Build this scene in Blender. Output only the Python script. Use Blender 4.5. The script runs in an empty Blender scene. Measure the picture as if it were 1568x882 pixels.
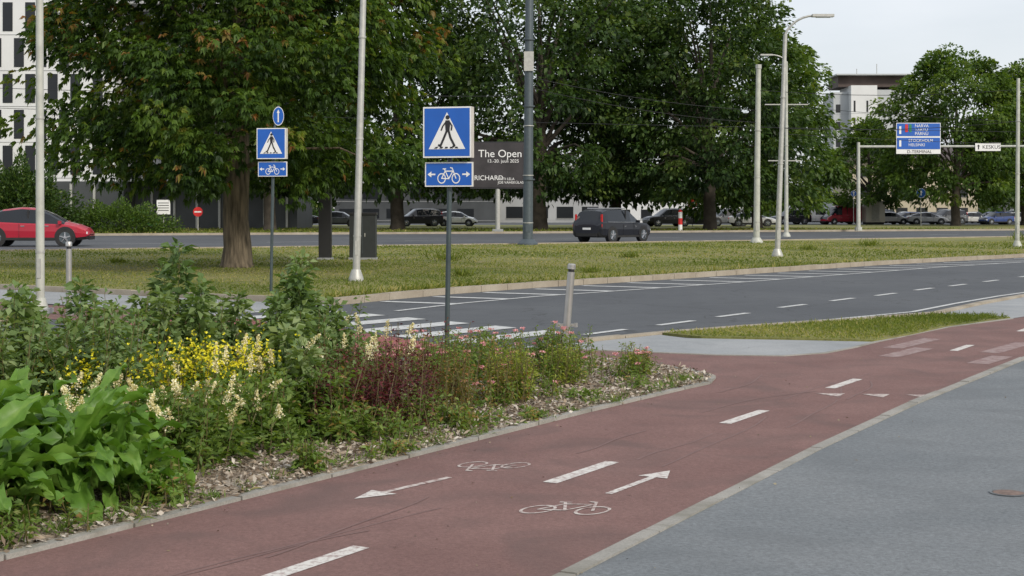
import bpy, math, random
import numpy as np
from mathutils import Vector
random.seed(7)
R = np.random.default_rng(11)
scene = bpy.context.scene

# ---------------------------------------------------------------- materials
def nodes_of(name):
    m = bpy.data.materials.new(name); m.use_nodes = True
    nt = m.node_tree; nt.nodes.clear()
    return m, nt
def N(nt, t, **kw):
    n = nt.nodes.new(t)
    for k, v in kw.items(): setattr(n, k, v)
    return n
def c4(c): return (c[0], c[1], c[2], 1)
def M(name, col, rough=.6, metal=0., var=.15, scale=6., bump=0., bscale=40., coat=0., streak=False):
    m, nt = nodes_of(name); L = nt.links.new
    out = N(nt, 'ShaderNodeOutputMaterial'); p = N(nt, 'ShaderNodeBsdfPrincipled')
    p.inputs['Roughness'].default_value = rough; p.inputs['Metallic'].default_value = metal
    p.inputs['Coat Weight'].default_value = coat
    tc = N(nt, 'ShaderNodeTexCoord')
    src = tc.outputs['Object']
    if streak:
        mp = N(nt, 'ShaderNodeMapping'); mp.inputs['Scale'].default_value = (3.5, 3.5, .5); L(src, mp.inputs[0]); src = mp.outputs[0]
    no = N(nt, 'ShaderNodeTexNoise'); no.inputs['Scale'].default_value = scale; no.inputs['Detail'].default_value = 5
    L(src, no.inputs['Vector'])
    mx = N(nt, 'ShaderNodeMix', data_type='RGBA')
    mx.inputs[6].default_value = c4([x*(1-var) for x in col]); mx.inputs[7].default_value = c4([min(1, x*(1+var)) for x in col])
    rr = N(nt, 'ShaderNodeMapRange'); rr.inputs[1].default_value = .3; rr.inputs[2].default_value = .7
    L(no.outputs['Fac'], rr.inputs[0]); L(rr.outputs[0], mx.inputs[0]); L(mx.outputs[2], p.inputs['Base Color'])
    if bump:
        n2 = N(nt, 'ShaderNodeTexNoise'); n2.inputs['Scale'].default_value = bscale; n2.inputs['Detail'].default_value = 4
        L(src, n2.inputs['Vector'])
        b = N(nt, 'ShaderNodeBump'); b.inputs['Strength'].default_value = bump; b.inputs['Distance'].default_value = .03
        L(n2.outputs['Fac'], b.inputs['Height']); L(b.outputs[0], p.inputs['Normal'])
    L(p.outputs[0], out.inputs[0])
    return m
def ground_mat(name, c_dark, c_light, big=.4, fine=60., speck=.5, rough=.85, bump=.4, stain=None, stain_amt=.35, crack=False, sscale=1.7):
    m, nt = nodes_of(name); L = nt.links.new
    out = N(nt, 'ShaderNodeOutputMaterial'); p = N(nt, 'ShaderNodeBsdfPrincipled'); p.inputs['Roughness'].default_value = rough
    p.inputs['Specular IOR Level'].default_value = .3
    g = N(nt, 'ShaderNodeNewGeometry')
    n1 = N(nt, 'ShaderNodeTexNoise'); n1.inputs['Scale'].default_value = big; n1.inputs['Detail'].default_value = 8; n1.inputs['Roughness'].default_value = .6
    n2 = N(nt, 'ShaderNodeTexNoise'); n2.inputs['Scale'].default_value = fine; n2.inputs['Detail'].default_value = 4; n2.inputs['Roughness'].default_value = .9
    for n in (n1, n2): L(g.outputs['Position'], n.inputs['Vector'])
    r1 = N(nt, 'ShaderNodeMapRange'); r1.inputs[1].default_value = .3; r1.inputs[2].default_value = .7
    L(n1.outputs['Fac'], r1.inputs[0])
    mx = N(nt, 'ShaderNodeMix', data_type='RGBA'); mx.inputs[6].default_value = c4(c_dark); mx.inputs[7].default_value = c4(c_light)
    L(r1.outputs[0], mx.inputs[0])
    r2 = N(nt, 'ShaderNodeMapRange'); r2.inputs[1].default_value = .28; r2.inputs[2].default_value = .72; r2.inputs[3].default_value = 1-speck; r2.inputs[4].default_value = 1+speck
    L(n2.outputs['Fac'], r2.inputs[0])
    mu = N(nt, 'ShaderNodeVectorMath', operation='SCALE'); L(mx.outputs[2], mu.inputs[0]); L(r2.outputs[0], mu.inputs['Scale'])
    last = mu.outputs[0]
    if stain:
        n3 = N(nt, 'ShaderNodeTexNoise'); n3.inputs['Scale'].default_value = sscale; n3.inputs['Detail'].default_value = 7; n3.inputs['Distortion'].default_value = 1.2
        L(g.outputs['Position'], n3.inputs['Vector'])
        r3 = N(nt, 'ShaderNodeMapRange'); r3.inputs[1].default_value = .48; r3.inputs[2].default_value = .72; r3.inputs[4].default_value = stain_amt
        L(n3.outputs['Fac'], r3.inputs[0])
        m3 = N(nt, 'ShaderNodeMix', data_type='RGBA'); L(r3.outputs[0], m3.inputs[0]); L(last, m3.inputs[6]); m3.inputs[7].default_value = c4(stain)
        last = m3.outputs[2]
    if crack:
        v = N(nt, 'ShaderNodeTexVoronoi', feature='DISTANCE_TO_EDGE'); v.inputs['Scale'].default_value = .3
        nd = N(nt, 'ShaderNodeTexNoise'); nd.inputs['Scale'].default_value = 1.5
        L(g.outputs['Position'], nd.inputs['Vector'])
        ad = N(nt, 'ShaderNodeVectorMath', operation='ADD'); L(g.outputs['Position'], ad.inputs[0]); L(nd.outputs['Color'], ad.inputs[1]); L(ad.outputs[0], v.inputs['Vector'])
        rc = N(nt, 'ShaderNodeMapRange'); rc.inputs[1].default_value = 0; rc.inputs[2].default_value = .008; rc.inputs[3].default_value = .5; rc.inputs[4].default_value = 0
        L(v.outputs['Distance'], rc.inputs[0])
        m4 = N(nt, 'ShaderNodeMix', data_type='RGBA'); L(rc.outputs[0], m4.inputs[0]); L(last, m4.inputs[6]); m4.inputs[7].default_value = (.02, .02, .02, 1)
        last = m4.outputs[2]
    L(last, p.inputs['Base Color'])
    b = N(nt, 'ShaderNodeBump'); b.inputs['Strength'].default_value = bump; b.inputs['Distance'].default_value = .006
    L(n2.outputs['Fac'], b.inputs['Height']); L(b.outputs[0], p.inputs['Normal']); L(p.outputs[0], out.inputs[0])
    return m
def worn_mat(name, paint, under, thr=.5, scale=14., soft=.1):
    m, nt = nodes_of(name); L = nt.links.new
    out = N(nt, 'ShaderNodeOutputMaterial'); p = N(nt, 'ShaderNodeBsdfPrincipled'); p.inputs['Roughness'].default_value = .75
    g = N(nt, 'ShaderNodeNewGeometry')
    n1 = N(nt, 'ShaderNodeTexNoise'); n1.inputs['Scale'].default_value = scale; n1.inputs['Detail'].default_value = 7; n1.inputs['Roughness'].default_value = .7
    L(g.outputs['Position'], n1.inputs['Vector'])
    r = N(nt, 'ShaderNodeMapRange'); r.inputs[1].default_value = thr-soft; r.inputs[2].default_value = thr+soft
    L(n1.outputs['Fac'], r.inputs[0])
    mx = N(nt, 'ShaderNodeMix', data_type='RGBA'); mx.inputs[6].default_value = c4(paint); mx.inputs[7].default_value = c4(under)
    L(r.outputs[0], mx.inputs[0]); L(mx.outputs[2], p.inputs['Base Color']); L(p.outputs[0], out.inputs[0])
    return m
def leaf_mat(name, stops, trans=.3, rough=.5, spec=.3):
    m, nt = nodes_of(name); L = nt.links.new
    out = N(nt, 'ShaderNodeOutputMaterial'); p = N(nt, 'ShaderNodeBsdfPrincipled'); p.inputs['Roughness'].default_value = rough
    p.inputs['Specular IOR Level'].default_value = spec
    a = N(nt, 'ShaderNodeAttribute', attribute_name='var')
    cr = N(nt, 'ShaderNodeValToRGB'); el = cr.color_ramp.elements
    el[0].position = stops[0][0]; el[0].color = c4(stops[0][1]); el[1].position = stops[-1][0]; el[1].color = c4(stops[-1][1])
    for s in stops[1:-1]:
        e = el.new(s[0]); e.color = c4(s[1])
    L(a.outputs['Fac'], cr.inputs[0]); L(cr.outputs[0], p.inputs['Base Color'])
    if trans <= 0:
        L(p.outputs[0], out.inputs[0]); return m
    t = N(nt, 'ShaderNodeBsdfTranslucent'); mu = N(nt, 'ShaderNodeMix', data_type='RGBA', blend_type='MULTIPLY'); mu.inputs[0].default_value = 1
    L(cr.outputs[0], mu.inputs[6]); mu.inputs[7].default_value = (1.7, 1.7, .6, 1); L(mu.outputs[2], t.inputs[0])
    ms = N(nt, 'ShaderNodeMixShader'); ms.inputs[0].default_value = trans
    L(p.outputs[0], ms.inputs[1]); L(t.outputs[0], ms.inputs[2]); L(ms.outputs[0], out.inputs[0])
    return m

asphalt = ground_mat('asphalt', (.070, .076, .086), (.105, .112, .122), .15, 60, .35, stain=(.05, .052, .058), crack=True)
pave = ground_mat('pavement_asphalt', (.14, .155, .168), (.19, .203, .214), .6, 34, .38, stain=(.115, .125, .135), stain_amt=.6, bump=.8, sscale=.9)
slab = ground_mat('light_concrete', (.25, .265, .28), (.33, .34, .35), .8, 40, .2, stain=(.2, .21, .21))
redp = ground_mat('red_asphalt', (.158, .088, .080), (.215, .125, .113), .8, 48, .38, stain=(.122, .08, .074), stain_amt=.75, bump=.8, sscale=1.1)
redx = ground_mat('red_crossing', (.22, .075, .075), (.28, .095, .09), .7, 60, .3, stain=(.14, .075, .075), stain_amt=.6)
grass_m = ground_mat('grass_ground', (.09, .115, .026), (.23, .22, .075), .22, 18, .5, stain=(.24, .20, .095), stain_amt=.7, rough=1, sscale=.5)
earth = ground_mat('earth', (.10, .11, .05), (.14, .14, .07), .2, 12, .3, rough=1)
mulch = ground_mat('mulch', (.20, .15, .11), (.38, .33, .27), 2.5, 45, .6, bump=1, rough=1)
kerb_m = ground_mat('kerb_concrete', (.24, .235, .215), (.33, .315, .29), 1.5, 50, .25, stain=(.16, .15, .12), stain_amt=.7)
granite = ground_mat('granite_kerb', (.26, .22, .17), (.38, .34, .28), 1.5, 50, .25)
paint_road = worn_mat('road_paint', (.52, .53, .53), (.20, .205, .21), .60, 10, .12)
paint_path = worn_mat('path_paint', (.60, .58, .55), (.28, .20, .19), .56, 26)
paint_sym = worn_mat('worn_symbol_paint', (.52, .47, .44), (.22, .13, .12), .53, 20)
paint_faint = worn_mat('faint_paint', (.30, .23, .22), (.20, .115, .107), .50, 9)
tyre_m = worn_mat('tyre_mark', (.142, .082, .076), (.185, .107, .097), .48, 5, .15)
metal = M('galvanised_steel', (.42, .42, .40), .5, .35, .12, 8)
palepole = M('pale_pole', (.42, .43, .39), .6, .1, .15, 4)
darkpole = M('dark_pole', (.075, .095, .11), .5, .3, .1)
postgrey = M('sign_post_grey', (.055, .075, .08), .45, .3, .15)
stainless = M('stainless', (.46, .45, .43), .3, .75, .12)
white = M('white_paint', (.74, .74, .73), .5, 0, .04)
blue = M('sign_blue', (.012, .10, .43), .4, 0, .05)
black = M('black', (.015, .015, .017), .5, 0, .1)
redpaint = M('red_sign', (.55, .02, .02), .45)
boxgrey = M('sign_box', (.50, .47, .42), .5)
bark = M('bark', (.115, .092, .064), .95, 0, .65, 3, 1., 6, streak=True)
bark2 = M('bark_dark', (.06, .05, .04), .95, 0, .4, 2, .8, 6)
glass = M('window_glass', (.012, .015, .02), .12, 0, .2, .3)
bglass = M('facade_glass', (.010, .012, .015), .3, 0, .3, .3)
chrome = M('chrome', (.5, .5, .52), .25, .9, .05)
rubber = M('rubber', (.018, .018, .018), .8)
redlens = M('tail_light', (.5, .01, .01), .2)
lens = M('headlight', (.7, .72, .75), .15)

# ---------------------------------------------------------------- mesh builder
class MB:
    def __init__(s): s.v = []; s.f = []; s.m = []; s.mats = []
    def mi(s, mat):
        if mat not in s.mats: s.mats.append(mat)
        return s.mats.index(mat)
    def add(s, vs, fs, mat):
        o = len(s.v); s.v += [tuple(v) for v in vs]; k = s.mi(mat)
        for f in fs: s.f.append([i+o for i in f]); s.m.append(k)
    def box(s, c, d, mat, rz=0.):
        x, y, z = d[0]/2, d[1]/2, d[2]/2; cs, sn = math.cos(rz), math.sin(rz); vs = []
        for a in (-1, 1):
            for b in (-1, 1):
                for e in (-1, 1):
                    px, py = a*x, b*y
                    vs.append((c[0]+px*cs-py*sn, c[1]+px*sn+py*cs, c[2]+e*z))
        s.add(vs, [(0, 1, 3, 2), (4, 6, 7, 5), (0, 4, 5, 1), (2, 3, 7, 6), (0, 2, 6, 4), (1, 5, 7, 3)], mat)
    def tube(s, pts, rs, mat, n=10):
        pts = [Vector(p) for p in pts]
        if not hasattr(rs, '__len__'): rs = [rs]*len(pts)
        vs = []; fs = []
        for i, p in enumerate(pts):
            d = (pts[min(i+1, len(pts)-1)]-pts[max(i-1, 0)]).normalized()
            a = d.cross(Vector((0, 1, 0)) if abs(d.y) < .9 else Vector((1, 0, 0))).normalized(); b = d.cross(a)
            for k in range(n):
                t = 2*math.pi*k/n; vs.append(p+(a*math.cos(t)+b*math.sin(t))*rs[i])
        for i in range(len(pts)-1):
            for k in range(n):
                fs.append((i*n+k, i*n+(k+1) % n, (i+1)*n+(k+1) % n, (i+1)*n+k))
        fs.append(tuple(range(n))[::-1]); fs.append(tuple(range((len(pts)-1)*n, len(pts)*n)))
        s.add(vs, fs, mat)
    def prism(s, p, z0, z1, mat, sidemat=None):
        n = len(p); s.add([(q[0], q[1], z1) for q in p], [tuple(range(n))], mat)
        s.add([(q[0], q[1], z0) for q in p]+[(q[0], q[1], z1) for q in p], [(i, (i+1) % n, n+(i+1) % n, n+i) for i in range(n)], sidemat or mat)
    def sheet(s, p, z, mat): s.add([(q[0], q[1], z) for q in p], [tuple(range(len(p)))], mat)
    def ribbon(s, pts, w, z0, z1, mat):
        P = [Vector((p[0], p[1])) for p in pts]; n = len(P); vs = []
        for i in range(n):
            d = (P[min(i+1, n-1)]-P[max(i-1, 0)]).normalized(); nn = Vector((-d.y, d.x))*w/2
            l = P[i]+nn; r = P[i]-nn
            vs += [(l.x, l.y, z0), (l.x, l.y, z1), (r.x, r.y, z1), (r.x, r.y, z0)]
        fs = []
        for i in range(n-1):
            a = 4*i; b = a+4
            if z1-z0 > 1e-4: fs += [(a, a+1, b+1, b), (a+2, a+3, b+3, b+2)]
            fs.append((a+1, a+2, b+2, b+1))
        if z1-z0 > 1e-4: fs += [(0, 1, 2, 3), (4*n-4, 4*n-3, 4*n-2, 4*n-1)]
        s.add(vs, fs, mat)
    def flat(s, polys, fn, mat):
        for p in polys: s.add([fn(q) for q in p], [tuple(range(len(p)))], mat)
    def build(s, name, loc=(0, 0, 0), rz=0., parent=None, sharp=35, scale=1, bevel=0):
        me = bpy.data.meshes.new(name); me.from_pydata(s.v, [], s.f)
        for m in s.mats: me.materials.append(m)
        me.polygons.foreach_set('material_index', s.m)
        me.polygons.foreach_set('use_smooth', [True]*len(s.f)); me.update()
        me.set_sharp_from_angle(angle=math.radians(sharp))
        o = bpy.data.objects.new(name, me); scene.collection.objects.link(o)
        o.location = loc; o.rotation_euler = (0, 0, rz); o.scale = scale if hasattr(scale, '__len__') else (scale,)*3
        if parent: o.parent = parent
        if bevel:
            b = o.modifiers.new('bevel', 'BEVEL'); b.width = bevel; b.segments = 2; b.limit_method = 'ANGLE'
        return o

def strip(pts, w):
    out = []
    for a, b in zip(pts[:-1], pts[1:]):
        a = Vector(a); b = Vector(b); d = (b-a).normalized(); n = Vector((-d.y, d.x))*w/2; e = d*w*.25
        out.append([(a-n-e), (b-n+e), (b+n+e), (a+n-e)])
    return out
def ring(c, r, w, n=20):
    out = []
    for i in range(n):
        a = 2*math.pi*i/n; b = 2*math.pi*(i+1)/n
        out.append([(c[0]+math.cos(t)*q, c[1]+math.sin(t)*q) for t, q in ((a, r-w), (b, r-w), (b, r), (a, r))])
    return out
def disc(c, r, n=20): return [[(c[0]+r*math.cos(2*math.pi*i/n), c[1]+r*math.sin(2*math.pi*i/n)) for i in range(n)]]
def bike(w=.06):
    p = ring((-.55, -.25), .33, w)+ring((.55, -.25), .33, w)
    F = [(-.55, -.25), (-.28, .2), (.32, .2), (.0, -.27), (-.55, -.25)]
    p += strip(F, w)+strip([(0, -.27), (-.34, .33)], w)+strip([(.55, -.25), (.27, .38), (.12, .42)], w)+strip([(-.45, .34), (-.22, .34)], w)
    return p
def pedestrian():
    p = disc((.02, .40), .055)
    p += [[(-.035, .325), (.075, .325), (.085, .20), (.07, .03), (-.03, .03), (-.045, .2)]]
    p += strip([(-.02, .29), (-.11, .17), (-.15, .07)], .036)+strip([(.065, .29), (.135, .18), (.12, .07)], .036)
    p += strip([(-.0, .06), (-.075, -.12), (-.17, -.33), (-.22, -.31)], .055)+strip([(.045, .06), (.095, -.12), (.20, -.32), (.17, -.35)], .055)
    return p

# ---------------------------------------------------------------- leaf batches
def norm(a): return a/np.maximum(np.linalg.norm(a, axis=-1, keepdims=True), 1e-9)
def rnd_dir(n, zb=0., zs=1.):
    d = R.normal(size=(n, 3)); d[:, 2] = d[:, 2]*zs+zb; return norm(d)
def leafV(pos, d, L, W, droop=0., fold=.15):
    n = len(pos); d = norm(d); L = np.broadcast_to(np.asarray(L, float), (n,)); W = np.broadcast_to(np.asarray(W, float), (n,))
    h = R.normal(size=(n, 3))*.6; h[:, 2] += 1.
    s = norm(np.cross(d, h)); up = np.cross(s, d)
    tip = pos+d*L[:, None]; tip[:, 2] -= droop*L
    mid = pos+d*(L*.45)[:, None]+up*(fold*W)[:, None]
    return np.stack([pos, mid+s*(W/2)[:, None], tip, mid-s*(W/2)[:, None]], 1)
class LB:
    def __init__(s): s.V = []; s.a = []; s.m = []
    def add(s, V, var, m=0):
        s.V.append(V); s.a.append(np.clip(np.broadcast_to(var, (len(V),)), 0, 1)); s.m.append(np.full(len(V), m))
    def stems(s, p0, p1, w, m=0, var=.3):
        d = p1-p0
        for k in range(2):
            sd = norm(np.cross(d, np.array([[1., .2, 0]])))*w/2 if k == 0 else norm(np.cross(d, np.array([[0., 1., .1]])))*w/2
            s.add(np.stack([p0-sd, p0+sd, p1+sd*.5, p1-sd*.5], 1), var, m)
    def build(s, name, mats, parent=None, loc=(0, 0, 0)):
        V = np.concatenate(s.V); n = len(V); var = np.repeat(np.concatenate(s.a), 4).astype(np.float32)
        me = bpy.data.meshes.new(name); me.vertices.add(4*n); me.vertices.foreach_set('co', V.reshape(-1).astype(np.float32))
        me.loops.add(4*n); me.loops.foreach_set('vertex_index', np.arange(4*n, dtype=np.int32))
        me.polygons.add(n); me.polygons.foreach_set('loop_start', np.arange(0, 4*n, 4, dtype=np.int32))
        me.polygons.foreach_set('loop_total', np.full(n, 4, dtype=np.int32))
        for m in mats: me.materials.append(m)
        me.polygons.foreach_set('material_index', np.concatenate(s.m).astype(np.int32))
        me.update(calc_edges=True)
        at = me.attributes.new('var', 'FLOAT', 'POINT'); at.data.foreach_set('value', var)
        o = bpy.data.objects.new(name, me); scene.collection.objects.link(o); o.location = loc
        if parent: o.parent = parent
        return o
def inside(P, poly):
    x, y = P[:, 0], P[:, 1]; c = np.zeros(len(P), bool); j = len(poly)-1
    for i in range(len(poly)):
        xi, yi = poly[i]; xj, yj = poly[j]
        t = ((yi > y) != (yj > y)) & (x < (xj-xi)*(y-yi)/(yj-yi+1e-12)+xi)
        c ^= t; j = i
    return c

# ---------------------------------------------------------------- ground
g = MB(); g.sheet([(-900, -60), (900, -60), (900, 2500), (-900, 2500)], -.03, earth); g.build('ground')
g = MB(); g.sheet([(-90, -3), (110, -3), (140, 150), (-90, 150)], 0, asphalt)
g.sheet([(-80, 168), (120, 168), (160, 215), (-80, 215)], 0, asphalt); g.build('asphalt_road')
edgeR = [(-3.4, .3), (-1.2, 4.2), (.261, 6.875), (2.164, 10.52), (3.51, 12.95), (5.85, 16.9), (8.9, 21.5), (14.5, 28.5), (24, 39)]
edgeL = [(-6.6, .3), (-4.5, 3.8), (-2.478, 7.16), (-.731, 10.1), (.636, 12.42), (1.6, 13.95), (1.9, 14.4), (2.02, 14.9), (1.85, 15.5), (1.5, 16.1), (1.08, 16.6), (.3, 16.9)]
g = MB(); g.sheet([(-9, -2.5), (50, -2.5), (60, 50), (36, 52), (24, 39), (14.5, 28.5), (8.9, 21.5), (5.85, 16.9), (3.51, 12.95), (2.164, 10.52), (.261, 6.875), (-1.2, 4.2), (-3.4, .3)], .006, pave); g.build('pavement')
pathpoly = edgeL+[(-.64, 17.0), (-.9, 17.9), (-.1, 18.15), (.6, 18.0), (1.68, 17.58), (2.4, 17.25), (3.14, 17.15), (3.7, 17.5), (4.2, 18.2), (4.66, 18.97), (6.3, 21.4), (7.78, 23.05), (12.2, 28.5), (21.5, 39.5)]+edgeR[::-1]
g = MB(); g.sheet(pathpoly, .010, redp); g.build('cycle_path')
g = MB(); g.sheet([(-.1, 18.15), (.963, 18.9), (2.0, 20.05), (2.29, 19.5), (3.54, 19.25), (4.66, 18.97), (4.2, 18.2), (3.7, 17.5), (3.14, 17.15), (2.4, 17.25), (1.68, 17.58), (.6, 18.0)], .014, slab)
g.sheet([(6.97, 24.06), (8.34, 26.4), (10, 28.9), (18, 39.5), (21.5, 39.5), (12.2, 28.5), (7.78, 23.05)], .014, slab)
g.sheet([(-3.2, 26.3), (-11, 31.6), (-30, 45), (-34, 42), (-14.4, 30.1), (-9.52, 27.5), (-4.82, 24.06)], .014, slab)
g.build('sidewalk')
g = MB(); g.sheet([(-.85, 18.0), (-.9, 18.7), (-2.71, 21.6), (-4.6, 23.8), (-6.0, 22.0), (-5.57, 21.6), (-3.89, 19.4), (-2.4, 17.5), (-.7, 17.05)], .004, redx)
g.sheet([(-4.6, 23.8), (-9.52, 27.4), (-14.4, 30.0), (-12.9, 26.9), (-8.33, 24.06), (-6.0, 22.0)], .0045, redp); g.build('cycle_crossing')
med = [(-3.2, 26.5), (-2.4, 28.1), (-1.25, 30.1), (.37, 32.35), (3.94, 36.6), (7.08, 40.5), (11.24, 45.8), (18.5, 53.5), (40, 74), (80, 110), (92, 124), (31, 89.5), (.5, 70), (-20.2, 58.3), (-34, 51), (-30, 45), (-11, 31.8)]
strp = [(2.05, 20.1), (3.44, 21.27), (5.07, 22.35), (6.8, 23.6), (7.5, 23.55), (7.78, 23.1), (6.3, 21.4), (5.4, 20.0), (4.66, 19.0), (3.54, 19.3), (2.5, 19.55)]
isl = [(-8.33, 24.06), (-7.2, 22.9), (-8.5, 21.0), (-14, 24), (-13, 26.9)]
farg = [(-60, 88), (-40, 95), (0, 108), (31, 120), (110, 152), (110, 172), (31, 165), (-60, 160)]
g = MB(); g.prism(med, 0, .10, grass_m, granite); g.prism(isl, 0, .05, grass_m, granite); g.prism(farg, 0, .08, grass_m, granite); g.prism(strp, 0, .035, grass_m); g.build('grass')
g = MB()
def stones(pts, w, z1, mat, L0):
    for a, c in zip(pts[:-1], pts[1:]):
        a = Vector(a); c = Vector(c); n = max(1, round((c-a).length/L0)); d = (c-a)/n; gp = d.normalized()*.008
        for i in range(n):
            g.ribbon([a+d*i+gp, a+d*(i+1)-gp], w, 0, z1+random.uniform(-.006, .006), mat)
stones(med[:9], .18, .13, granite, 1.0); stones([(-3.2, 26.5), (-11, 31.8), (-30, 45)], .12, .11, granite, 1.0)
g.ribbon([(92, 124), (31, 89.5), (.5, 70), (-20.2, 58.3), (-34, 51)], .2, 0, .15, granite)
g.ribbon(farg[:5], .2, 0, .15, granite)
stones([(.9, 18.95), (2.0, 20.15), (3.44, 21.35), (5.07, 22.5), (6.97, 24.2), (8.34, 26.45), (10, 28.95), (18, 39.6), (30, 54)], .13, .05, granite, 1.0)
stones(edgeL, .07, .035, kerb_m, .9); stones(edgeR, .085, .018, kerb_m, .95)
g.ribbon([(.6, 17.98), (1.68, 17.56), (2.4, 17.23), (3.14, 17.13), (3.7, 17.48), (4.2, 18.18), (4.66, 18.95), (6.3, 21.38), (7.78, 23.03)], .06, 0, .02, kerb_m)
g.build('kerb')

# ---------------------------------------------------------------- planting bed soil
A = np.array([-2.478, 7.16]); au = np.array([.517, .856]); an = np.array([-.856, .517])
bedpoly = edgeL[:]+[(-.64, 16.9), (-1.7, 15.6), (-4.2, 11.6), (-9.5, 3.6), (-12, .3)]
g = MB(); g.prism(bedpoly, 0, .03, mulch); g.build('flower_bed_soil')
chip_m = leaf_mat('wood_chip', [(0, (.12, .085, .06)), (.4, (.29, .23, .17)), (.8, (.42, .37, .31)), (1, (.54, .50, .45))], trans=0, rough=.9)
b = LB(); P = np.column_stack([R.uniform(-5, 2.1, 90000), R.uniform(5.5, 17, 90000)]); P = P[inside(P, bedpoly)]
n = len(P); p3 = np.column_stack([P, .03+R.uniform(0, .03, n)]); d = rnd_dir(n, 0, .35)
b.add(leafV(p3, d, R.uniform(.02, .07, n), R.uniform(.012, .03, n)), R.random(n)**1.1)
P = np.column_stack([R.uniform(-3, 2.3, 900), R.uniform(6, 16, 900)]); w_ = (P-A)@an; P = P[(w_ < .05) & (w_ > -.22)]; n = len(P)
b.add(leafV(np.column_stack([P, np.full(n, .014)]), rnd_dir(n, 0, .1), R.uniform(.01, .035, n), .012), R.random(n)*.7); b.build('wood_chip_mulch', [chip_m])
# fallen leaves and grit scattered on the path and pavement
b = LB(); P = np.column_stack([R.uniform(-2, 7, 260), R.uniform(5, 20, 260)]); n = len(P)
b.add(leafV(np.column_stack([P, np.full(n, .0135)]), rnd_dir(n, 0, .1), R.uniform(.008, .03, n), R.uniform(.006, .016, n)), R.random(n)); b.build('fallen_leaves', [leaf_mat('dry_leaf', [(0, (.07, .05, .03)), (.6, (.2, .15, .08)), (1, (.3, .28, .2))], 0)])

gr = leaf_mat('grass_blade', [(0, (.08, .115, .02)), (.45, (.145, .18, .038)), (.75, (.26, .255, .075)), (1, (.38, .32, .15))], .35, .8, .1)
b = LB()
def lf(x, y): return .5+.22*np.sin(x*.45+1.7*np.sin(y*.31))+.2*np.sin(y*.55+np.sin(x*.7)*1.3)+.12*np.sin(x*1.9+y*1.3)
def blades(poly, bb, dens, h, w, z):
    n = int((bb[1]-bb[0])*(bb[3]-bb[2])*dens); P = np.column_stack([R.uniform(bb[0], bb[1], n), R.uniform(bb[2], bb[3], n)]); P = P[inside(P, poly)]
    patch = lf(P[:, 0], P[:, 1]); P = P[R.random(len(P)) < 1.1-.55*patch]; patch = lf(P[:, 0], P[:, 1]); n = len(P)
    hh = h*R.uniform(.4, 1.3, n)*(1.25-.6*patch)
    b.add(leafV(np.column_stack([P, np.full(n, z)]), rnd_dir(n, .8, .5), hh, w), R.normal(.1, .2, n)+.75*patch)
blades(med, (-20, 12, 26, 45), 130, .07, .02, .10)
blades(med, (-30, 25, 45, 75), 35, .08, .045, .10)
blades(strp, (2, 8, 19, 24), 1000, .07, .012, .035)
blades(isl, (-14, -7, 21, 27), 400, .12, .015, .05)
blades(farg, (-40, 60, 88, 130), 8, .2, .1, .08)
n = 1500; t = R.random(n); i = R.integers(0, 7, n); mp = np.array(med[:9]); P = mp[i]*(1-t)[:, None]+mp[i+1]*t[:, None]+np.array([-.15, .1])
b.add(leafV(np.column_stack([P, np.full(n, .1)]), rnd_dir(n, 1.2, .4), R.uniform(.08, .25, n), .025), R.random(n))
for (x, y, s) in [(-1.2, 36, .7), (-2, 47, 1.3), (4, 50, .8), (16, 66, 1.2), (27, 78, 1.8), (2, 38, .6), (-12, 45, .7), (12, 60, .8)]:
    m = 90; b.add(leafV(np.column_stack([x+R.normal(0, .2*s, m), y+R.normal(0, .2*s, m), np.full(m, .1)]), rnd_dir(m, 1.3, .4), R.uniform(.15, .4, m)*s, .04), R.uniform(.1, .6, m))
b.build('grass_blades', [gr])

# ---------------------------------------------------------------- markings
g = MB()
rd = Vector((.62, .785)); cr = Vector((-.64, .768)); z0 = Vector((-.62, 18.72))
for i in range(8):
    o = z0+cr*(1.1*i); L0 = 2.25
    q = [o, o+rd*L0, o+rd*L0+cr*.5, o+cr*.5]
    g.sheet([(p.x, p.y) for p in q], .008, paint_road)
for (x, y) in [(1.3, 20.6), (2.47, 22.25), (3.58, 23.95), (4.97, 26.2), (6.28, 28.1), (7.53, 29.8), (8.86, 31.8), (10.1, 33.5), (11.5, 35.5), (13.2, 38), (15, 40.5)]:
    d = Vector((.57, .82)); c = Vector((x, y)); g.ribbon([c-d*.55, c+d*.55], .13, .008, .008, paint_road)
inner = [(-1.95, 24.9), (-.9, 27.0), (.5, 29.1), (2.3, 31.2), (5.2, 34.6), (8.4, 38.6), (12.7, 44), (19.8, 51.8), (40, 71)]
g.ribbon(inner, .12, .008, .008, paint_road)
outer = [(-2.9, 26.9), (-1.1, 30.0), (.5, 32.1), (2.2, 34.2), (4.05, 36.3), (7.2, 40.2), (11.4, 45.4), (18.7, 53.2), (39, 72.5)]
def lerp_path(pts, s):
    acc = 0
    for a, c in zip(pts[:-1], pts[1:]):
        a = Vector(a); c = Vector(c); l = (c-a).length
        if acc+l >= s: return a+(c-a)*((s-acc)/l)
        acc += l
    return Vector(pts[-1])
for i in range(26):
    s = .8+i*1.75; a = lerp_path(outer, s)+Vector((.1, -.1)); c = lerp_path(inner, s+1.3)
    g.ribbon([a, c], .26, .0085, .0085, paint_road)
g.ribbon([(3.2, 21.6), (5.0, 23.0), (6.7, 24.7), (8.0, 26.8), (9.6, 29.2), (17.5, 39.8)], .10, .008, .008, paint_road)
for i in range(14):
    c = Vector((-34+i*7, 66+i*4.1)); d = Vector((.86, .51)); g.ribbon([c, c+d*3], .15, .008, .008, paint_road)
g.sheet([(-5.55, 20.5), (-5.1, 20.5), (-5.3, 21.0), (-5.75, 21.0)], .009, paint_road)
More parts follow.
